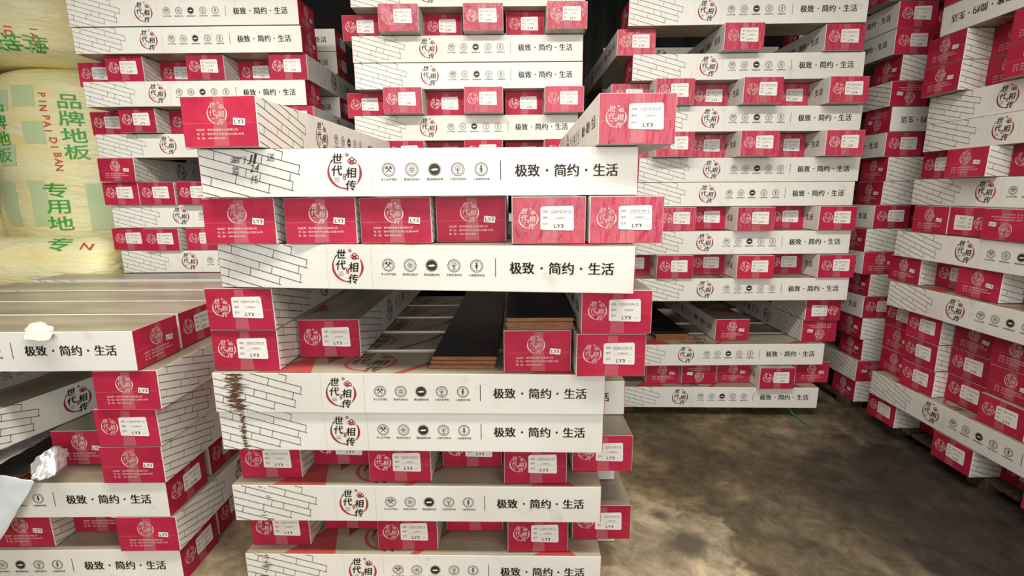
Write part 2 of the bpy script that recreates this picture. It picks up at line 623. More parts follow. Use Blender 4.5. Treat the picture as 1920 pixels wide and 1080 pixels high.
def end_mb(kind, red='red'):
    """red end panel; kind B = -X end, kind A = +X end; returns panel, label, tape"""
    h = CW / 2
    if kind == 'B':
        org, u = (-CL / 2 - EO, h, 0), (0, -1, 0)
    else:
        org, u = (CL / 2 + EO, -h, 0), (0, 1, 0)
    p = MB()
    sx = -1 if kind == 'B' else 1
    x = sorted((sx * (CL / 2 - 0.001), sx * (CL / 2 + EO)))
    p.box((x[0], -h + 0.0018, 0.0015), (x[1], h - 0.0018, CH - 0.0015), red)
    F = Face(p, org, u, (0, 0, 1))
    l = MB()
    G = Face(l, org, u, (0, 0, 1), off=0.0012)
    if kind == 'B':
        logo(F, 0.100, 0.088, 0.0265, 'endwhite', 'endwhite')
        F.text('出品商：常州林诺夏木业有限公司', 0.038, 0.046, 0.0068, 'endwhite', width=0.115, bold=0.01, center=False)
        F.text('地  址：常州市天宁区茶山北路140号', 0.038, 0.035, 0.0068, 'endwhite', width=0.132, bold=0.01, center=False)
        F.text('电  话：400-8222-855', 0.038, 0.024, 0.0068, 'endwhite', width=0.080, bold=0.01, center=False)
        G.poly([(0.142, 0.059), (0.175, 0.056), (0.177, 0.074), (0.144, 0.077)], 'label')
        G.text('LY3', 0.1595, 0.0665, 0.011, 'ink', width=0.025, bold=0.012, lift=0.0003)
    else:
        logo(F, 0.047, 0.072, 0.0265, 'endwhite', 'endwhite')
        G.poly([(0.083, 0.041), (0.172, 0.038), (0.176, 0.042), (0.174, 0.104), (0.170, 0.108), (0.086, 0.106), (0.081, 0.102), (0.081, 0.044)], 'label')
        for j, (a, b) in enumerate((('规格:', '1220×210×12'), ('面积:', '2.0000㎡'), ('型号:', 'LY3'))):
            y = (0.092, 0.075, 0.057)[j]
            G.text(a, 0.088, y, 0.0075, 'ink', width=0.0155, center=False, lift=0.0003)
            if j == 0:
                G.text(b, 0.139, y, 0.0075, 'ink', width=0.056, lift=0.0003)
            elif j == 1:
                G.text(b, 0.139, y, 0.0065, 'ink', width=0.028, lift=0.0003)
            else:
                G.text(b, 0.133, y - 0.006, 0.0105, 'ink', width=0.027, bold=0.02, lift=0.0003)
            if j < 2:
                G.line(0.110, y - 0.006, 0.168, y - 0.006, 0.0008, 'ink')
            else:
                G.line(0.155, y - 0.007, 0.168, y - 0.007, 0.0009, 'ink')
    t = MB()
    T = Face(t, org, u, (0, 0, 1), off=0.0022)
    T.poly([(0.085, 0.004), (0.128, 0.004), (0.122, CH - 0.004), (0.094, CH - 0.004)], 'tape')
    T.poly([(0.004, 0.061), (0.205, 0.064), (0.205, 0.0655), (0.004, 0.063)], 'tape')
    return p, l, t


def make_warp(seed):
    """slightly out-of-square cartons; every face stays flat"""
    r = random.Random(seed)
    xs = [[r.uniform(-.003, .001), r.uniform(-.002, .002), r.uniform(-.002, .002)] for _ in (0, 1)]
    ys = [[r.uniform(-.0018, 0), r.uniform(-.0012, .0012), r.uniform(-.0015, .0015)] for _ in (0, 1)]
    zt = [-.0004, r.uniform(-.0016, 0), r.uniform(-.0014, 0)]

    def w(x, y, z):
        tx, ty, tz = x / CL + .5, y / CW + .5, z / CH
        ex = [e[0] + e[1] * ty + e[2] * tz for e in xs]
        ey = [e[0] + e[1] * tx + e[2] * tz for e in ys]
        dx = -ex[0] * (1 - tx) + ex[1] * tx
        dy = -ey[0] * (1 - ty) + ey[1] * ty
        dz = tz * (zt[0] + zt[1] * tx + zt[2] * ty)
        return x + dx, y + dy, z + dz
    return w


body, bodyp, eB, eA, eF = body_mb(), body_mb(True), end_mb('B'), end_mb('A'), end_mb('A', 'redfilm')
VAR = []
for sd in range(4):
    wp = make_warp(sd)
    VAR.append((body.mesh('carton_body', wp), [e.mesh(n, wp) for e, n in zip(eB, ('end_panel', 'model_label', 'tape'))],
                [e.mesh(n, wp) for e, n in zip(eA, ('end_panel', 'paper_label', 'tape'))],
                [e.mesh(n, wp) for e, n in zip(eF, ('end_panel', 'paper_label', 'tape'))], bodyp.mesh('carton_body', wp)))

NC = [0]
SEEN = {}


def carton(x, d, yt, rot, label, group, inv=False, tilt=0.0, film=False):
    """x, d = centre of the carton on plan, yt = its top below the eye, rot = turn about the vertical (degrees)"""
    NC[0] += 1
    v = VAR[(NC[0] * 7 + NC[0] // 3) % 4]
    z = CAMZ - yt - CH
    m = Matrix.Translation((x, d, z)) @ Matrix.Rotation(math.radians(rot), 4, 'Z')
    if tilt:
        m = m @ Matrix.Rotation(math.radians(tilt), 4, 'Y')
    if inv:
        m = m @ Matrix.Translation((0, 0, CH)) @ Matrix.Rotation(math.pi, 4, 'X')
    e = empty('plank_carton', m)
    nw = len(label.split())
    assert 4 <= nw <= 16, label
    if label in SEEN:
        print('DUP LABEL', label)
    SEEN[label] = 1
    tag(e, label, 'carton', group)

    def ch(n, me):
        o = bpy.data.objects.new(n, me)
        COL.objects.link(o)
        o.parent = e
        return o
    ch('carton_body', v[4] if (group == 'cartons of the front left stack' or 'pushed forward' in label) else v[0])
    for names, ms in ((('end_panel', 'model_label', 'tape'), v[1]), (('end_panel', 'paper_label', 'tape'), v[3 if film else 2])):
        pn = ch(names[0], ms[0])
        for nm, me in zip(names[1:], ms[1:]):
            o = bpy.data.objects.new(nm, me)
            COL.objects.link(o)
            o.parent = pn
    return e


T0 = math.tan(TH)


def zdep(d, y):
    return d * math.cos(TH) + y * math.sin(TH)


def X(px, d, y):
    """world x of the picture column px at distance d, drop y below the eye"""
    v = F_PX * (y * math.cos(TH) - d * math.sin(TH)) / zdep(d, y)
    return ((px - 960 + _s * v) / _c) / F_PX * zdep(d, y)


ORD = ['zeroth', 'first', 'second', 'third', 'fourth', 'fifth', 'sixth', 'seventh', 'eighth', 'ninth', 'tenth', 'eleventh', 'twelfth',
       'thirteenth', 'fourteenth', 'fifteenth', 'sixteenth', 'seventeenth', 'eighteenth', 'nineteenth', 'twentieth']


def row(y_top, items, where, group, hidden=False, gap=0.0015, film=()):
    """cartons running into depth, ends to the camera. items: (px_left, px_right, kind, d_front[, inverted])"""
    L_ = []
    for it in items:
        px0, px1, k, d = it[:4]
        inv = len(it) > 4 and it[4]
        ym = y_top + PITCH / 2
        L_.append([(X(px0, d, ym) + X(px1, d, ym)) / 2, k, d, inv])
    # keep neighbours apart
    for _ in range(60):
        for a, b in zip(L_, L_[1:]):
            o = (CW + gap) - (b[0] - a[0])
            if o > 0:
                a[0] -= o / 2
                b[0] += o / 2
    n = len(L_)
    for i, (x, k, d, inv) in enumerate(L_):
        look = 'with white paper label' if k == 'A' else 'with small tag and address'
        if inv:
            look = 'upside down, ' + look
        pos = 'leftmost' if i == 0 else ('rightmost' if i == n - 1 else ORD[i + 1] + ' from left')
        lab = 'red-ended carton ' + ('upside down, ' if inv else '') + pos + ', ' + where
        if hidden:
            lab = 'inner red-ended carton ' + pos + ', ' + where
        carton(x, d + CL / 2, y_top, (-90 if k == 'A' else 90) + random.uniform(-.1, .1), lab, group, inv, film=(i in film))


def long_(x, d, y_top, where, group, yaw=0.0, flip=False, inv=False, pre='white long side of carton in', tilt=0.0):
    return carton(x, d + CW / 2, y_top, math.degrees(yaw) + (180 if flip else 0), pre + ' ' + where, group, inv, tilt)


# ------------------------------------------------------------------ room
def struct_box(name, lo, hi, mat, kind='structure'):
    mb = MB()
    c = [(a + b) / 2 for a, b in zip(lo, hi)]
    mb.box([a - b for a, b in zip(lo, c)], [a - b for a, b in zip(hi, c)], mat)
    o = add_mesh(name, mb.mesh(name))
    o.location = c
    tag(o, kind=kind)
    return o


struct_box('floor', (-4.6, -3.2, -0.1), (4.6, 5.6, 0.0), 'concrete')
struct_box('wall_back', (-4.6, 5.4, 0), (4.6, 5.6, 3.8), 'wallm')
struct_box('wall_left', (-4.8, -3.2, 0), (-4.6, 5.6, 3.8), 'wallm')
struct_box('wall_right', (4.6, -3.2, 0), (4.8, 5.6, 3.8), 'wallm')
struct_box('ceiling', (-4.8, -3.2, 3.8), (4.8, 5.6, 3.9), 'ceilm')


def pallet(x0, x1, d0, d1, h, label):
    e = empty('wooden_pallet', Matrix.Translation(((x0 + x1) / 2, (d0 + d1) / 2, 0)))
    tag(e, label, 'pallet', 'pallets under the stacks')
    hx, hy = (x1 - x0) / 2, (d1 - d0) / 2
    t = min(0.018, h * 0.4)
    n = 6
    bw = 2 * hy / n
    for i in range(n):
        mb = MB()
        mb.box((-hx, -hy + i * bw + 0.01, h - t), (hx, -hy + (i + 1) * bw - 0.01, h), 'wood')
        add_mesh('deck_board', mb.mesh('deck_board'), e)
    for xx in (-hx + 0.05, 0, hx - 0.05):
        for yy in (-hy + 0.06, 0, hy - 0.06):
            mb = MB()
            mb.box((xx - 0.05, yy - 0.05, 0), (xx + 0.05, yy + 0.05, h - t - 0.0005), 'wood')
            add_mesh('block', mb.mesh('block'), e)
    return e


# ------------------------------------------------------------------ centre stack (nearest)
GC = 'cartons of the nearest centre stack'
yc = lambda n: -0.124 + PITCH * n
NEXT = {0: 'second', 2: 'fourth', 5: 'seventh', 6: 'eighth', 8: 'tenth', 10: 'bottom'}
A_ = long_(-0.26, 1.415 - 0.018, yc(0), 'second layer of centre stack, with handwriting', GC, 0.0)
C_ = long_(-0.262, 1.384, yc(2), 'fourth layer of centre stack, slightly askew', GC, -0.115)
D_ = long_(-0.327, 1.424, yc(5), 'centre stack, widest rust stain, under planks', GC, -0.03)
E_ = long_(-0.328, 1.432, yc(6), 'centre stack, eighth layer, narrow rust stain', GC, -0.03)
F_ = long_(-0.323, 1.450, yc(8), 'tenth layer of centre stack, few brown specks', GC, -0.02)
G_ = long_(-0.314, 1.459, yc(10), 'bottom layer of centre stack', GC, -0.02)
for n, ds in ((0, (2.30,)), (2, (2.30,)), (5, (1.66, 1.895, 2.13, 2.365)), (6, (1.685, 2.30)), (8, (1.685, 1.935, 2.30)), (10, (1.685, 2.30))):
    for k, d in enumerate(ds):
        sh = {0: 0.03, 2: 0.02, 5: -0.06 + 0.02 * k, 6: 0.125 if k == 0 else 0, 8: 0.10 if k == 0 else 0, 10: 0.11 if k == 0 else 0}[n]
        long_(-0.326 + sh, d, yc(n), NEXT[n] + ' layer, ' + ORD[k + 2] + ' row back, centre stack', GC, 0, pre='lengthwise carton in')
row(yc(1), [(385, 514, 'B', 1.42), (535, 668, 'B', 1.42), (671, 812, 'B', 1.415), (818, 950, 'B', 1.45), (957, 1100, 'A', 1.375), (1104, 1246, 'A', 1.37)],
    'third layer from top, centre stack', GC, film=(4, 5))
row(yc(3), [(385, 516, 'A', 1.45), (1085, 1228, 'A', 1.38)], 'upper of the pair in the centre stack opening', GC)
row(yc(4), [(397, 524, 'A', 1.457), (560, 674, 'A', 1.578), (942, 1074, 'B', 1.43), (1075, 1217, 'A', 1.385)], 'inside the centre stack opening', GC)
row(yc(7), [(450, 564, 'A', 1.50), (592, 690, 'A', 1.58), (692, 808, 'A', 1.472), (828, 942, 'A', 1.56), (942, 1065, 'A', 1.456), (1070, 1188, 'A', 1.528)],
    'ninth layer down, centre stack', GC)
row(yc(9), [(468, 582, 'A', 1.51), (612, 705, 'A', 1.593), (705, 822, 'A', 1.481), (838, 942, 'A', 1.576), (948, 1068, 'A', 1.468), (1068, 1188, 'A', 1.53)],
    'second layer from bottom, centre stack', GC)
# two cartons lying on top, pointing back
carton(X(414, 1.375, -0.19) + 0.028, 1.37 + CL / 2, yc(-1), 90 - 2.6, 'carton on top of centre stack at left, address text on its red end', GC)
carton(X(1197, 1.36, -0.19) + 0.006, 1.36 + CL / 2, yc(-1), -90 - 0.8, 'film-wrapped carton on top of centre stack at right, end overhanging', GC, film=True)


def stain(parent, cx, w, seed, dense, name='rust_stain'):
    """streaky stain flush on the front side of a lengthwise carton"""
    r = random.Random(seed)
    mb = MB()
    F = Face(mb, (-CL / 2, -CW / 2, 0), (1, 0, 0), (0, 0, 1), off=0.0016)
    for i in range(dense):
        y = r.uniform(0.002, CH - 0.003)
        x = cx + r.gauss(0, w * 0.18)
        l = abs(r.gauss(0, w * 0.40)) + 0.004
        h = r.uniform(0.0006, 0.0024)
        F.poly([(x - l / 2, y), (x, y - h), (x + l / 2, y + r.uniform(-.001, .001)), (x, y + h)], 'stain', lift=i * 1e-6)
    return add_mesh(name, mb.mesh(name), parent)


stain(D_, 0.072, 0.060, 1, 210)
stain(E_, 0.078, 0.022, 2, 90)
stain(F_, 0.11, 0.05, 3, 9)
stain(G_, 0.07, 0.05, 5, 26)


def handwriting(parent):
    for t, x, y, h, w_, sl in (('湖', 0.102, 0.103, 0.019, 0.020, .25), ('门', 0.124, 0.103, 0.019, 0.018, .25), ('J', 0.146, 0.104, 0.026, 0.010, .3), ('1', 0.158, 0.106, 0.028, 0.006, .3),
                               ('送', 0.205, 0.110, 0.022, 0.022, .2), ('监', 0.103, 0.074, 0.022, 0.020, .2), ('2', 0.149, 0.080, 0.020, 0.010, .3), ('4', 0.162, 0.081, 0.022, 0.011, .3),
                               ('托', 0.153, 0.050, 0.022, 0.020, .25)):
        mb = MB()
        F = Face(mb, (-CL / 2, -CW / 2, 0), (1, 0, 0), (0, 0, 1), off=0.0014)
        F.text(t, x, y, h, 'ink', width=w_, slant=sl, bold=0.0)
        add_mesh('handwritten_character', mb.mesh('handwritten_character'), parent)


handwriting(A_)


# loose planks
def plank(xc, d0, yb, t, yaw, label, group, wid=0.21, lng=1.22, rng=random):
    """yb: drop of the plank's underside below the eye"""
    mb = MB()
    w = wid / 2
    g = 0.004
    # profile across the width: board with a click groove on both long sides
    prof = [(-w, t * .15), (-w + g, t * .15), (-w + g, 0), (w - g, 0), (w - g, t * .3), (w, t * .3), (w, t * .62), (w - g, t * .62), (w - g, t * .9), (w - .001, t), (-w + .001, t), (-w, t * .9)]
    n = len(prof)
    vs = []
    for yy in (0, lng):
        vs += [(a, yy, b) for a, b in prof]
    mb.add(vs, [tuple(range(n))[::1], tuple(range(n, 2 * n))[::-1]], 'plankbrown')
    for i in range(n):
        j = (i + 1) % n
        top = i in (9,)
        mb.add([vs[i], vs[n + i], vs[n + j], vs[j]], [(0, 1, 2, 3)], 'plankblack' if top else 'plankbrown')
    o = add_mesh('flooring_plank', mb.mesh('flooring_plank'))
    o.location = (xc, d0, CAMZ - yb)
    o.rotation_euler = (0, 0, math.radians(yaw))
    tag(o, label, 'plank', group)
    return o


T = 0.0118
for i, nm in enumerate(('bottom', 'middle', 'top')):
    plank(-0.160 + (0.0, 0.004, 0.007)[i], 1.462 + (0, 0.006, 0.012)[i], yc(5) - 0.0002 - i * (T + 0.0003) + (PITCH - CH) * 0, T, -1.0,
          nm + ' black-faced plank in the pile lying in the centre stack opening', 'loose planks in the centre stack')
    plank(0.084 + (0.004, 0, 0.002)[i], 1.435 + (0.004, 0, 0.006)[i], yc(4) - 0.0002 - i * (T + 0.0003), T, -0.6,
          nm + ' plank of the pile on the tagged carton beside the black planks', 'loose planks in the centre stack')

# ------------------------------------------------------------------ rear middle stack
GM = 'cartons of the rear middle stack'
ym = lambda n: -0.822 + PITCH * n
nm_ = 'rear middle stack'
long_(-0.222, 2.78, ym(-2), 'topmost layer of ' + nm_, GM)
row(ym(-1), [(645, 709, 'A', 2.88), (710, 786, 'A', 2.72), (795, 864, 'A', 2.88), (867, 944, 'A', 2.72), (948, 1022, 'A', 2.85), (1025, 1102, 'A', 2.70)], 'second layer, ' + nm_, GM, film=(1, 3, 5))
long_(-0.228, 2.785, ym(0), 'third layer of ' + nm_, GM, -0.008)
long_(-0.226, 2.79, ym(1), 'fourth layer of ' + nm_, GM, -0.01)
row(ym(2), [(656, 716, 'A', 2.88), (720, 795, 'A', 2.72), (800, 867, 'A', 2.86), (870, 944, 'A', 2.72), (948, 1018, 'A', 2.86), (1022, 1095, 'A', 2.72)], 'fifth layer, ' + nm_, GM, film=(1, 3, 5))
long_(-0.246, 2.79, ym(3), 'sixth layer of ' + nm_, GM, -0.01)
row(ym(4), [(668, 727, 'A', 2.86), (731, 797, 'A', 2.75), (800, 867, 'A', 2.85), (871, 942, 'A', 2.72), (948, 1018, 'A', 2.86), (1022, 1090, 'A', 2.72)], 'seventh layer, ' + nm_, GM)
for n in range(5, 16):
    if n % 2:
        long_(-0.24, 2.87, ym(n), ORD[n + 3] + ' layer of ' + nm_, GM)
    else:
        row(ym(n), [(680, 745, 'A', 2.88), (870, 940, 'A', 2.88), (1015, 1085, 'A', 2.88)], ORD[n + 3] + ' layer, ' + nm_, GM)
for n in (-2, 0, 1, 3):
    long_(-0.236, 3.66, ym(n), {-2: 'topmost', 0: 'third', 1: 'fourth', 3: 'sixth'}[n] + ' layer, rear row, ' + nm_, GM, pre='lengthwise carton in')
pallet(-0.85, 0.38, 2.90, 3.9, CAMZ - ym(16) - 0.0005, 'flat wooden pallet under the rear middle stack')

# ------------------------------------------------------------------ rear right stack
GR = 'cartons of the rear right stack'
yr = lambda n: -0.722 + PITCH * n
nr = 'rear right stack'
long_(1.245, 2.76, yr(-2), 'topmost layer of ' + nr, GR, -0.03)
row(yr(-1), [(1155, 1232, 'A', 2.82), (1357, 1435, 'A', 2.72), (1548, 1622, 'A', 2.75)], 'second layer, ' + nr, GR, film=(0, 1, 2, 3, 4, 5))
long_(1.275, 2.775, yr(0), 'third layer of ' + nr, GR, -0.02)
row(yr(1), [(1145, 1220, 'A', 2.85), (1226, 1303, 'A', 2.72), (1304, 1370, 'A', 2.88), (1387, 1463, 'A', 2.70), (1462, 1520, 'A', 2.88), (1540, 1624, 'A', 2.70)], 'fourth layer, ' + nr, GR, film=(0, 1, 2, 3, 4, 5))
long_(1.296, 2.765, yr(2), 'fifth layer of ' + nr, GR)
row(yr(3), [(1150, 1222, 'A', 2.85), (1225, 1298, 'A', 2.72), (1300, 1365, 'A', 2.88), (1382, 1455, 'A', 2.70), (1455, 1518, 'A', 2.88), (1535, 1613, 'A', 2.70)], 'sixth layer, ' + nr, GR, film=(0, 1, 2, 3, 4, 5))
long_(1.335, 2.79, yr(4), 'seventh layer of ' + nr, GR, -0.007)
long_(1.320, 2.79, yr(5), 'eighth layer of ' + nr, GR, -0.01)
row(yr(6), [(1165, 1235, 'A', 2.8), (1243, 1296, 'A', 2.75), (1297, 1360, 'A', 2.85), (1375, 1447, 'A', 2.70), (1448, 1508, 'A', 2.86), (1532, 1602, 'A', 2.72)], 'ninth layer, ' + nr, GR, film=(1, 3))
long_(1.306, 2.745, yr(7), 'tenth layer of ' + nr, GR)
row(yr(8), [(1150, 1222, 'A', 2.85), (1230, 1300, 'A', 2.72), (1301, 1362, 'A', 2.86), (1375, 1447, 'A', 2.70), (1448, 1505, 'A', 2.87), (1528, 1600, 'A', 2.72)], 'eleventh layer, ' + nr, GR)
long_(1.323, 2.735, yr(9), 'twelfth layer of ' + nr, GR)
row(yr(10), [(1120, 1190, 'A', 2.83), (1505, 1583, 'A', 2.78, True)], 'top of opening in ' + nr, GR)
row(yr(11), [(1112, 1182, 'A', 2.83), (1338, 1408, 'B', 2.83), (1499, 1573, 'B', 2.80, True)], 'in the opening of ' + nr, GR)
long_(1.249, 2.765, yr(12), 'fifteenth layer of ' + nr, GR)
for k, d in enumerate((3.0, 3.25, 3.66)):
    long_(1.26, d, yr(12), 'fifteenth layer, ' + ORD[k + 2] + ' row back, ' + nr, GR, pre='lengthwise carton in')
row(yr(13), [(1210, 1276, 'B', 2.82), (1277, 1343, 'B', 2.81, True), (1344, 1408, 'B', 2.83), (1420, 1492, 'A', 2.72), (1492, 1552, 'B', 2.82)], 'sixteenth layer, ' + nr, GR)
long_(1.233, 2.76, yr(14), 'bottom layer of ' + nr, GR, -0.03)
for n in (-2, 0, 2, 4, 7, 9, 14):
    long_(1.27, 3.66, yr(n), {-2: 'topmost', 0: 'third', 2: 'fifth', 4: 'seventh', 7: 'tenth', 9: 'twelfth', 14: 'bottom'}[n] + ' layer, rear row, ' + nr, GR, pre='lengthwise carton in')
for i, nm in enumerate(('bottom', 'middle', 'top')):
    plank(0.985 + (0, 0.004, -0.003)[i], 2.86, yr(12) - 0.0002 - i * (T + 0.0003), T, 0.5, nm + ' dark plank of the pile in the rear right stack opening', 'loose planks in the rear right stack')
pallet(0.66, 1.88, 2.84, 3.9, CAMZ - yr(15) - 0.0005, 'wooden pallet in shadow under the rear right stack')

# ------------------------------------------------------------------ rear left stack
GL = 'cartons of the rear left stack'
yl = lambda n: -0.883 + PITCH * n
nl = 'rear left stack'
long_(-1.742, 2.81, yl(-1), 'topmost layer of ' + nl, GL, -0.012, flip=True)
long_(-1.739, 2.816, yl(0), 'second layer of ' + nl, GL, -0.01, flip=True)
row(yl(1), [(155, 207, 'A', 2.98), (204, 275, 'A', 2.85), (303, 355, 'A', 2.98), (352, 427, 'A', 2.83), (447, 505, 'A', 2.97), (503, 577, 'A', 2.83)], 'third layer, ' + nl, GL)
long_(-1.741, 2.83, yl(2), 'fourth layer of ' + nl, GL, -0.015, flip=True)
row(yl(3), [(178, 230, 'A', 2.98), (225, 296, 'A', 2.86), (320, 378, 'A', 2.97), (376, 444, 'A', 2.86), (460, 520, 'A', 2.97), (520, 587, 'A', 2.83)], 'fifth layer, ' + nl, GL)
long_(-1.77, 2.90, yl(4), 'sixth layer of ' + nl, GL, flip=True)
row(yl(5), [(190, 248, 'B', 2.88), (500, 560, 'B', 2.88)], 'seventh layer, ' + nl, GL)
row(yl(6), [(195, 258, 'A', 2.90), (260, 327, 'A', 2.90), (332, 397, 'A', 2.88), (410, 475, 'A', 2.9), (500, 565, 'A', 2.9)], 'eighth layer, ' + nl, GL)
long_(-1.764, 2.92, yl(7), 'ninth layer of ' + nl, GL)
row(yl(8), [(217, 270, 'A', 2.93), (269, 335, 'A', 2.88), (352, 412, 'A', 2.9), (430, 490, 'A', 2.9), (510, 570, 'A', 2.9)], 'tenth layer, ' + nl, GL)
long_(-1.735, 2.90, yl(9), 'eleventh layer of ' + nl, GL)
long_(-2.08, 2.68, yl(10), 'twelfth layer, pushed forward, ' + nl, GL)
for n in range(10, 16):
    if n % 2 == 0:
        row(yl(n), [(240, 300, 'A', 2.93), (370, 430, 'A', 2.93), (500, 560, 'A', 2.93)], ORD[n + 2] + ' layer, ' + nl, GL, hidden=True)
    else:
        long_(-1.74, 2.80 if n == 11 else 2.92, yl(n), ORD[n + 2] + ' layer of ' + nl, GL, pre='low white carton in')
for n in (-1, 0, 2):
    long_(-1.72, 3.30, yl(n), {-1: 'topmost', 0: 'second', 2: 'fourth'}[n] + ' layer of ' + nl + ', with only its right end in view', GL, pre='carton behind')
for n in (4, 7, 9):
    long_(-1.76, 3.66, yl(n), {4: 'sixth', 7: 'ninth', 9: 'eleventh'}[n] + ' layer, rear row, ' + nl, GL, pre='lengthwise carton in')
pallet(-2.36, -1.13, 2.90, 3.98, CAMZ - yl(16) - 0.0005, 'wooden pallet hidden under the rear left stack')

# ------------------------------------------------------------------ dim stack behind the right-hand pile
GK = 'cartons of the dim far right stack'
yk = lambda k: 1.165 - PITCH * (17 - k)
nk = 'dim far right stack'
for k in range(0, 18):
    y = yk(k)
    w_ = ORD[k + 1] + ' layer of ' + nk
    if k in (0, 3, 5, 7, 8, 10, 12, 14, 15, 17):
        x0 = {0: 2.02, 3: 2.14, 5: 2.12, 7: 2.14, 8: 2.13, 10: 2.07, 12: 2.13, 14: 2.12, 15: 2.14, 17: 2.13}[k]
        long_(x0 + CL / 2, 2.83, y, w_, GK, inv=(k == 5))
        px = {3: 1660, 5: 1650, 7: 1650, 8: 1640, 10: 1625, 12: 1622}.get(k)
        if px:
            xb = X(px, 3.2, y + .07)
            carton(xb + CW / 2, 3.2 + CL / 2, y, -90 if k != 8 else 90, 'recessed carton end left of the brick print, ' + w_, GK)
        else:
            long_(x0 + CL / 2, 3.66, y, w_ + ', rear row', GK, pre='lengthwise carton in')
    else:
        x0 = {1: 2.085, 2: 2.085, 4: 2.10, 6: 2.11, 9: 2.10, 11: 2.07, 13: 2.11, 16: 2.12}[k]
        kd, inv = ('B', True) if k in (4, 16) else ('A', False)
        if k == 11:
            kd = 'B'
        carton(x0 + CW / 2, 2.83 + CL / 2, y, -90 if kd == 'A' else 90, 'red-ended carton at left of ' + w_, GK, inv)
        carton(x0 + 0.36, 2.9 + CL / 2, y, -90, 'red-ended carton second from left, ' + w_, GK)
        carton(x0 + 0.98, 2.9 + CL / 2, y, -90, 'red-ended carton at right of ' + w_, GK)
pallet(2.12, 3.34, 2.86, 3.98, CAMZ - yk(18) - 0.0005, 'wooden pallet under the dim far right stack')

# ------------------------------------------------------------------ right-hand pile seen along its face
GW = 'cartons of the right-hand pile'
yw = lambda n: -0.8624 + PITCH * n
nw_ = 'right-hand pile'


def wx(px, x, y):
    """distance at which column px meets the plane at world x"""
    return (F_PX * x / (px - 960) - math.sin(TH) * y) / math.cos(TH)


def wlong(n, x, d_far, inv=False):
    carton(x + CW / 2, d_far - CL / 2, yw(n), -90, 'white carton lying lengthwise' + (' and upside down' if inv else '') + ' in ' + ORD[n + 2] + ' layer of ' + nw_, GW, inv)


def wrow(n, items):
    prev = None
    out = []
    for px, kd, inv, sb in items:
        xf = 2.10 + sb
        dc = wx(px, xf, yw(n) + .067) - CW / 2
        if prev is not None and prev - dc < CW + 0.0015:
            dc = prev - CW - 0.0015
        prev = dc
        out.append((xf, dc, kd, inv))
    N_ = len(out)
    for i, (xf, dc, kd, inv) in enumerate(out):
        pos = 'leftmost' if i == 0 else ('rightmost' if i == N_ - 1 else ORD[i + 1] + ' from left')
        carton(xf + CL / 2, dc, yw(n), 180 if kd == 'A' else 0, 'red-ended carton ' + ('upside down, ' if inv else '') + pos + ', ' + ORD[n + 2] + ' layer of ' + nw_, GW, inv)


wrow(-1, [(1778, 'B', 0, 0), (1850, 'B', 0, .02), (1910, 'B', 0, 0)])
wlong(0, 2.10, 2.56, True)
wrow(1, [(1742, 'B', 0, 0), (1830, 'B', 0, .12), (1886, 'B', 0, 0)])
wrow(2, [(1733, 'B', 0, 0), (1822, 'B', 0, .12), (1878, 'B', 0, 0)])
wlong(3, 2.15, 2.62)
wlong(4, 2.14, 2.61)
wrow(5, [(1730, 'A', 0, .09), (1775, 'B', 0, 0), (1880, 'A', 0, .1)])
wlong(6, 2.16, 2.655)
wrow(7, [(1713, 'B', 0, 0.02), (1768, 'A', 1, 0.02), (1842, 'B', 1, -.03)])
wlong(8, 2.08, 2.62)
wrow(9, [(1667, 'B', 0, 0), (1738, 'A', 0, .08), (1790, 'B', 0, 0), (1893, 'B', 0, .1)])
wlong(10, 2.06, 2.595)
wrow(11, [(1660, 'A', 0, .05), (1700, 'A', 0, 0), (1790, 'B', 0, .06), (1860, 'B', 0, .02)])
wrow(12, [(1655, 'B', 0, .05), (1690, 'A', 0, 0), (1775, 'A', 0, .06), (1850, 'B', 0, .02)])
wrow(13, [(1650, 'B', 0, .05), (1680, 'A', 0, 0), (1765, 'A', 0, .06), (1832, 'A', 0, 0)])
wlong(14, 2.08, 2.65)
wrow(15, [(1625, 'A', 0, 0.0), (1706, 'A', 0, .14), (1745, 'A', 0, -.02), (1850, 'A', 0, .12), (1895, 'B', 0, 0.0)])
for n in (0, 3, 4, 6, 8, 10, 14):
    carton(3.1 + CW / 2, 2.58 - CL / 2, yw(n), -90, 'lengthwise carton at the back of ' + ORD[n + 2] + ' layer, ' + nw_, GW)
pallet(2.16, 3.34, 1.45, 2.62, CAMZ - yw(16) - 0.0005, 'wooden pallet under the right-hand pile')

# ------------------------------------------------------------------ front left stack
GF = 'cartons of the front left stack'
yf = lambda n: 0.4164 + PITCH * n
nf = 'front left stack'
for k, d in enumerate((1.46, 1.684, 1.903, 2.122)):
    carton(-1.192 - CL / 2 - (0, 0.005, 0.02, 0.0, 0.01)[k], d + CW / 2, yf(0), 180 if k == 0 else 0,
           ('white carton with crumpled tape, top front of ' + nf) if k == 0 else ('lengthwise carton on top of ' + nf + ', ' + ORD[k + 1] + ' row back'), GF)
row(yf(1), [(177, 300, 'B', 1.47)], 'second layer, ' + nf, GF)
row(yf(2), [(180, 297, 'A', 1.475)], 'third layer, ' + nf, GF)
row(yf(3), [(117, 190, 'B', 1.592), (190, 308, 'B', 1.478)], 'fourth layer, ' + nf, GF)
for n in (1, 2, 3):
    carton(-2.28, 1.44 + CL / 2, yf(n), 90, 'red-ended carton outside the frame, ' + ORD[n + 1] + ' layer, ' + nf, GF)
long_(-1.18 - CL / 2, 1.484, yf(4), 'fifth layer of ' + nf, GF)
row(yf(5), [(5, 105, 'B', 1.51), (140, 215, 'B', 1.59), (218, 338, 'B', 1.487)], 'sixth layer, ' + nf, GF)
long_(-1.177 - CL / 2, 1.495, yf(6), 'bottom layer of ' + nf, GF)
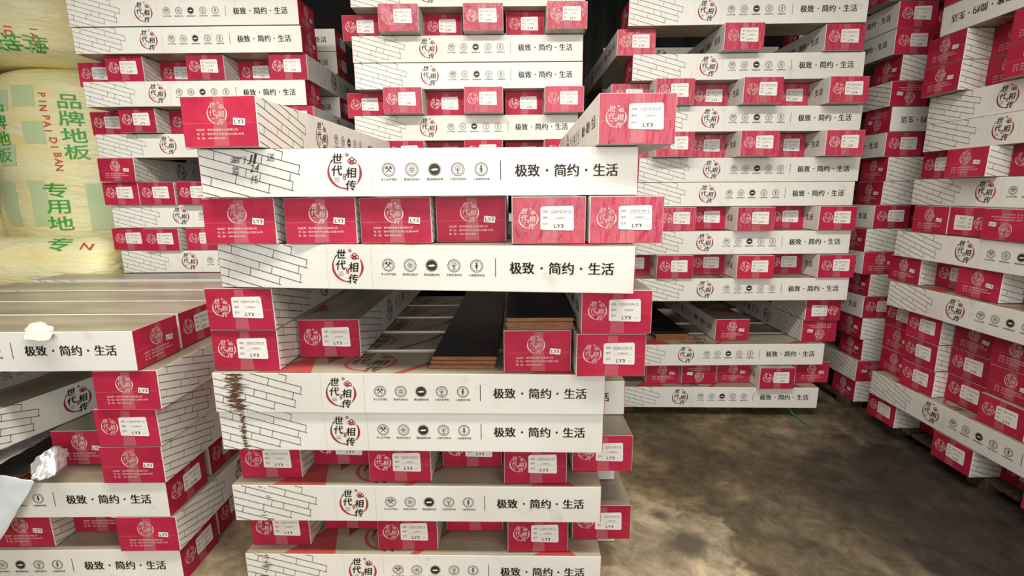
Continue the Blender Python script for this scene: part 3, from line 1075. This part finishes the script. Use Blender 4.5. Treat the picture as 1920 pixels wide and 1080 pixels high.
for n in (4, 6):
    for k, d in enumerate((1.735, 1.98, 2.22)):
        long_(-1.19 - CL / 2, d, yf(n), {4: 'fifth', 6: 'bottom'}[n] + ' layer, ' + ORD[k + 2] + ' row back, ' + nf, GF, pre='lengthwise carton in')
# carton lying askew behind the tagged ones
carton(-1.69, 1.93, yf(2), 90 - 12, 'dim carton lying askew inside the gap of the front left stack', GF)

# ------------------------------------------------------------------ opened foil package on the front left stack
for i, nm in enumerate(('bottom', 'middle', 'top')):
    plank(-1.755 + (0, 0.004, 0.0)[i], 1.475 + (0, .004, .0)[i], yf(4) - 0.0002 - i * (T + 0.0003), T, 0,
          nm + ' black-faced plank of the opened foil package, front left stack', 'planks of the opened package', lng=0.55)


def sheet(name, pts_a, pts_b, n, mat, wr, seed, label, cat, nv=8, thick=0.0012):
    """a wrinkled strip between two polylines"""
    r = random.Random(seed)

    def samp(P, t):
        t *= len(P) - 1
        i = min(int(t), len(P) - 2)
        f = t - i
        return Vector(P[i]).lerp(Vector(P[i + 1]), f)
    mb = MB()
    vs, fs = [], []
    for i in range(n + 1):
        a, b = samp(pts_a, i / n), samp(pts_b, i / n)
        for j in range(nv + 1):
            p = a.lerp(b, j / nv)
            vs.append(p + Vector((r.uniform(-1, 1), r.uniform(-1, 1), r.uniform(-1, 1))) * wr)
    for i in range(n):
        for j in range(nv):
            q = i * (nv + 1) + j
            fs.append((q, q + 1, q + nv + 2, q + nv + 1))
    mb.add(vs, fs, mat)
    o = add_mesh(name, mb.mesh(name, smooth=True))
    md = o.modifiers.new('thick', 'SOLIDIFY')
    md.thickness = thick
    sb = o.modifiers.new('sub', 'SUBSURF')
    sb.levels = sb.render_levels = 1
    tag(o, label, cat)
    return o


def W(px, py, d):
    """world point seen at (px, py) at distance d"""
    v = (py - 540) / F_PX
    tp = (v + T0) / (1 - v * T0)
    y = d * tp
    return (X(px, d, y), d, CAMZ - y)


_t = sheet('crumpled_tape', [W(46, 610, 1.485), W(62, 597, 1.495), W(84, 598, 1.495), W(102, 609, 1.485)],
           [W(45, 630, 1.436), W(62, 634, 1.428), W(80, 633, 1.428), W(97, 629, 1.436)], 10, 'tapewad', 0.0035, 21, None, None, nv=5)
T1 = [o for o in COL.objects if o.get('label', '').startswith('white carton with crumpled tape')][0]
bpy.context.view_layer.update()
_t.parent = T1
_t.matrix_parent_inverse = T1.matrix_world.inverted()
sheet('foil_wrapper', [W(-30, 858, 1.50), W(60, 806, 1.66), W(120, 776, 1.80), W(184, 748, 1.98)],
      [W(-30, 880, 1.38), W(50, 836, 1.54), W(112, 802, 1.69), W(184, 770, 1.90)], 30, 'foil', 0.0022, 4,
      'torn silver foil lip running back above the black planks, front left stack', 'foil', nv=5)
sheet('foil_roll', [W(58, 862, 1.455), W(80, 842, 1.50), W(104, 828, 1.54), W(128, 836, 1.57)],
      [W(58, 893, 1.452), W(80, 894, 1.454), W(104, 886, 1.462), W(126, 866, 1.54)], 18, 'foil', 0.004, 9,
      'crumpled shiny foil end beside the planks on the front left stack', 'foil', nv=8)
sheet('foam_sheet', [W(-40, 876, 1.44), W(0, 884, 1.44), W(66, 896, 1.45)],
      [W(-40, 1030, 1.41), W(-15, 1020, 1.42), W(4, 1002, 1.44)], 14, 'sheet', 0.002, 12,
      'white foil-backed sheet hanging over the front left stack', 'sheet', nv=12)

# ------------------------------------------------------------------ rolls of foam underlay at the left
def foam_roll(name, cx, cy, z0, rx, ry, h, label, texts=(), horizontal=False, seed=1, bulge=0.06, bands=()):
    r = random.Random(seed)
    ph = [r.uniform(0, 6.28) for _ in range(6)]

    def surf(a, t, lift=0.0):
        """a angle (0 = toward the camera, + to the right), t 0..1 height"""
        e = min(t, 1 - t) / 0.10
        rim = 1 - (max(0, 1 - e) ** 2) * 0.35
        k = rim * (1 + bulge * math.sin(math.pi * t)) * (1 + 0.012 * math.sin(5 * a + ph[0] + 4 * t) + 0.010 * math.sin(9 * t * 3 + ph[1] + 2 * a))
        x, y, z = (rx * k + lift) * math.sin(a), -(ry * k + lift) * math.cos(a), t * h
        if horizontal:
            return (z - h / 2, y, x)
        return (x, y, z)
    mb = MB()
    NA, NT = 72, 40
    vs = [surf(2 * math.pi * i / NA, j / NT) for j in range(NT + 1) for i in range(NA)]
    fs = []
    for j in range(NT):
        for i in range(NA):
            a, b = j * NA + i, j * NA + (i + 1) % NA
            fs.append((a, b, b + NA, a + NA))
    fs.append(tuple(range(NA))[::-1])
    fs.append(tuple(NT * NA + i for i in range(NA)))
    mb.add(vs, fs, 'foam')
    e = empty(name, Matrix.Translation((cx, cy, z0)))
    tag(e, label, 'foam roll', 'foam underlay rolls at the left')
    add_mesh('foam_body', mb.mesh('foam_body', smooth=True), e)
    if texts:
        for body, a0, tc, size, mat, turn in texts:
            tb = MB()
            if mat == 'band':
                w_, hh = size
                n1, n2 = 8, 10
                vv = [surf(a0 + w_ * (i / n1 - .5) / rx, tc + hh / h * (j / n2 - .5), 0.003) for j in range(n2 + 1) for i in range(n1 + 1)]
                ff = [(j * (n1 + 1) + i, j * (n1 + 1) + i + 1, (j + 1) * (n1 + 1) + i + 1, (j + 1) * (n1 + 1) + i) for j in range(n2) for i in range(n1)]
                tb.add(vv, ff, body)
                add_mesh('printed_band', tb.mesh('printed_band'), e)
                continue
            # letters stacked top to bottom, each turned by 'turn'
            for q, chh in enumerate(body):
                if chh == ' ':
                    continue
                g, gf, x0, x1, y0, y1 = glyphs(chh, 0.008)
                mx, my = (x0 + x1) / 2, (y0 + y1) / 2
                vv = []
                for (gx, gy) in g:
                    u, v = (gx - mx) * size * (1.4 if turn == 0 else 1), (gy - my) * size * (1.3 if turn and mat == 'green' else 1)
                    if turn == 90:
                        u, v = v, -u
                    if turn == -90:
                        u, v = -v, u
                    dv = -q * size * (1.05 if turn == 0 else 0.72)
                    if horizontal:
                        vv.append(surf(a0 + v / ry, tc + (u - dv) / h, 0.004))
                    else:
                        vv.append(surf(a0 + u / rx, tc + (v + dv) / h, 0.004))
                tb.add(vv, gf, mat)
            add_mesh('printed_lettering', tb.mesh('printed_lettering'), e)
    return e


foam_roll('foam_roll', -3.20, 3.78, CAMZ - 0.60, 0.52, 0.44, 1.44, 'tall yellow foam roll beside the rear left stack, printed green and red',
          [('palegreen', -0.25, 0.84, (0.13, 0.13), 'band', 0), ('palegreen', 0.12, 0.70, (0.12, 0.14), 'band', 0), ('palegreen', 0.05, 0.86, (0.13, 0.13), 'band', 0), ('palegreen', -0.25, 0.60, (0.13, 0.14), 'band', 0),
           ('palegreen', 0.74, 0.36, (0.20, 0.32), 'band', 0), ('palegreen', 0.05, 0.38, (0.10, 0.30), 'band', 0), ('palegreen', -0.40, 0.38, (0.16, 0.30), 'band', 0),
           ('品牌地板', 0.53, 0.84, 0.103, 'green', 0), ('专用地', 0.24, 0.44, 0.105, 'green', 0), ('品牌地板', -0.30, 0.82, 0.10, 'green', 0),
           ('PIN', 0.26, 0.865, 0.058, 'pinyin', 90), ('PAI', 0.28, 0.765, 0.058, 'pinyin', 90), ('DI', 0.31, 0.665, 0.058, 'pinyin', 90), ('BAN', 0.33, 0.60, 0.058, 'pinyin', 90),
           ('PAI DI BAN', 0.80, 0.77, 0.06, 'pinyin', 90)], seed=2)
foam_roll('foam_roll', -3.36, 3.72, CAMZ + 0.85, 0.58, 0.48, 0.95, 'topmost yellow foam roll at the upper left, green characters near its bottom',
          [('板', 0.20, 0.10, 0.10, 'green', 90), ('地', 0.41, 0.10, 0.10, 'green', 90), ('牌', 0.62, 0.10, 0.10, 'green', 90),
           ('NAB', 0.19, 0.19, 0.055, 'pinyin', 90), ('ID', 0.41, 0.19, 0.055, 'pinyin', 90), ('IAP', 0.62, 0.19, 0.055, 'pinyin', 90), ('坊', -0.05, 0.30, 0.12, 'green', 90)], seed=3)
foam_roll('foam_roll', -3.25, 3.10, CAMZ - 0.48, 0.22, 0.195, 1.50, 'yellow foam roll lying flat behind the pushed-forward carton at left', [('专', 1.0, 0.80, 0.12, 'green', 0), ('N', 0.9, 0.92, 0.07, 'pinyin', 0)], horizontal=True, seed=5, bulge=0.0)
foam_roll('foam_roll', -3.20, 3.80, 0.0, 0.50, 0.42, CAMZ - 0.605, 'low yellow foam roll standing beneath the printed one', seed=7, bulge=0.02)
foam_roll('foam_roll', -4.12, 3.60, 0.0, 0.36, 0.36, 1.30, 'short yellow foam roll standing at the far left edge', seed=8, bulge=0.02)
foam_roll('foam_roll', -3.25, 3.10, 0.0, 0.24, 0.20, CAMZ - 0.705, 'low yellow foam roll carrying the lying one', seed=11, bulge=0.0)

# dark tarpaulin between the rear stacks
def tarp(x0, x1, d, z1, label):
    mb = MB()
    n = 60
    vs = []
    for j in range(2):
        for i in range(n + 1):
            t = i / n
            vs.append((x0 + (x1 - x0) * t, d + 0.025 * math.sin(t * 55) + 0.012 * math.sin(t * 131), j * z1 + (0.01 if j == 0 else 0)))
    mb.add(vs, [(i, i + 1, n + 2 + i, n + 1 + i) for i in range(n)], 'curtain')
    o = add_mesh('tarpaulin_curtain', mb.mesh('tarpaulin_curtain', smooth=True))
    md = o.modifiers.new('thick', 'SOLIDIFY')
    md.thickness = 0.004
    tag(o, label, 'curtain')


tarp(-1.0, 1.7, 4.35, 3.6, 'dark green tarpaulin hanging behind the gap between the rear stacks')

# packing strap trailing from the rear right pallet
mb = MB()
pts = [(1.70, 2.79, 0.050), (1.715, 2.765, 0.02), (1.73, 2.73, 0.003), (1.735, 2.62, 0.003)]
for a, b in zip(pts, pts[1:]):
    mb.add([(a[0] - .006, a[1], a[2]), (a[0] + .006, a[1], a[2]), (b[0] + .006, b[1], b[2]), (b[0] - .006, b[1], b[2])], [(0, 1, 2, 3)], 'strap')
o = add_mesh('packing_strap', mb.mesh('packing_strap'))
o.modifiers.new('thick', 'SOLIDIFY').thickness = 0.001
tag(o, 'short green packing strap on the floor below the rear right stack', 'strap')
print('CARTONS', NC[0])
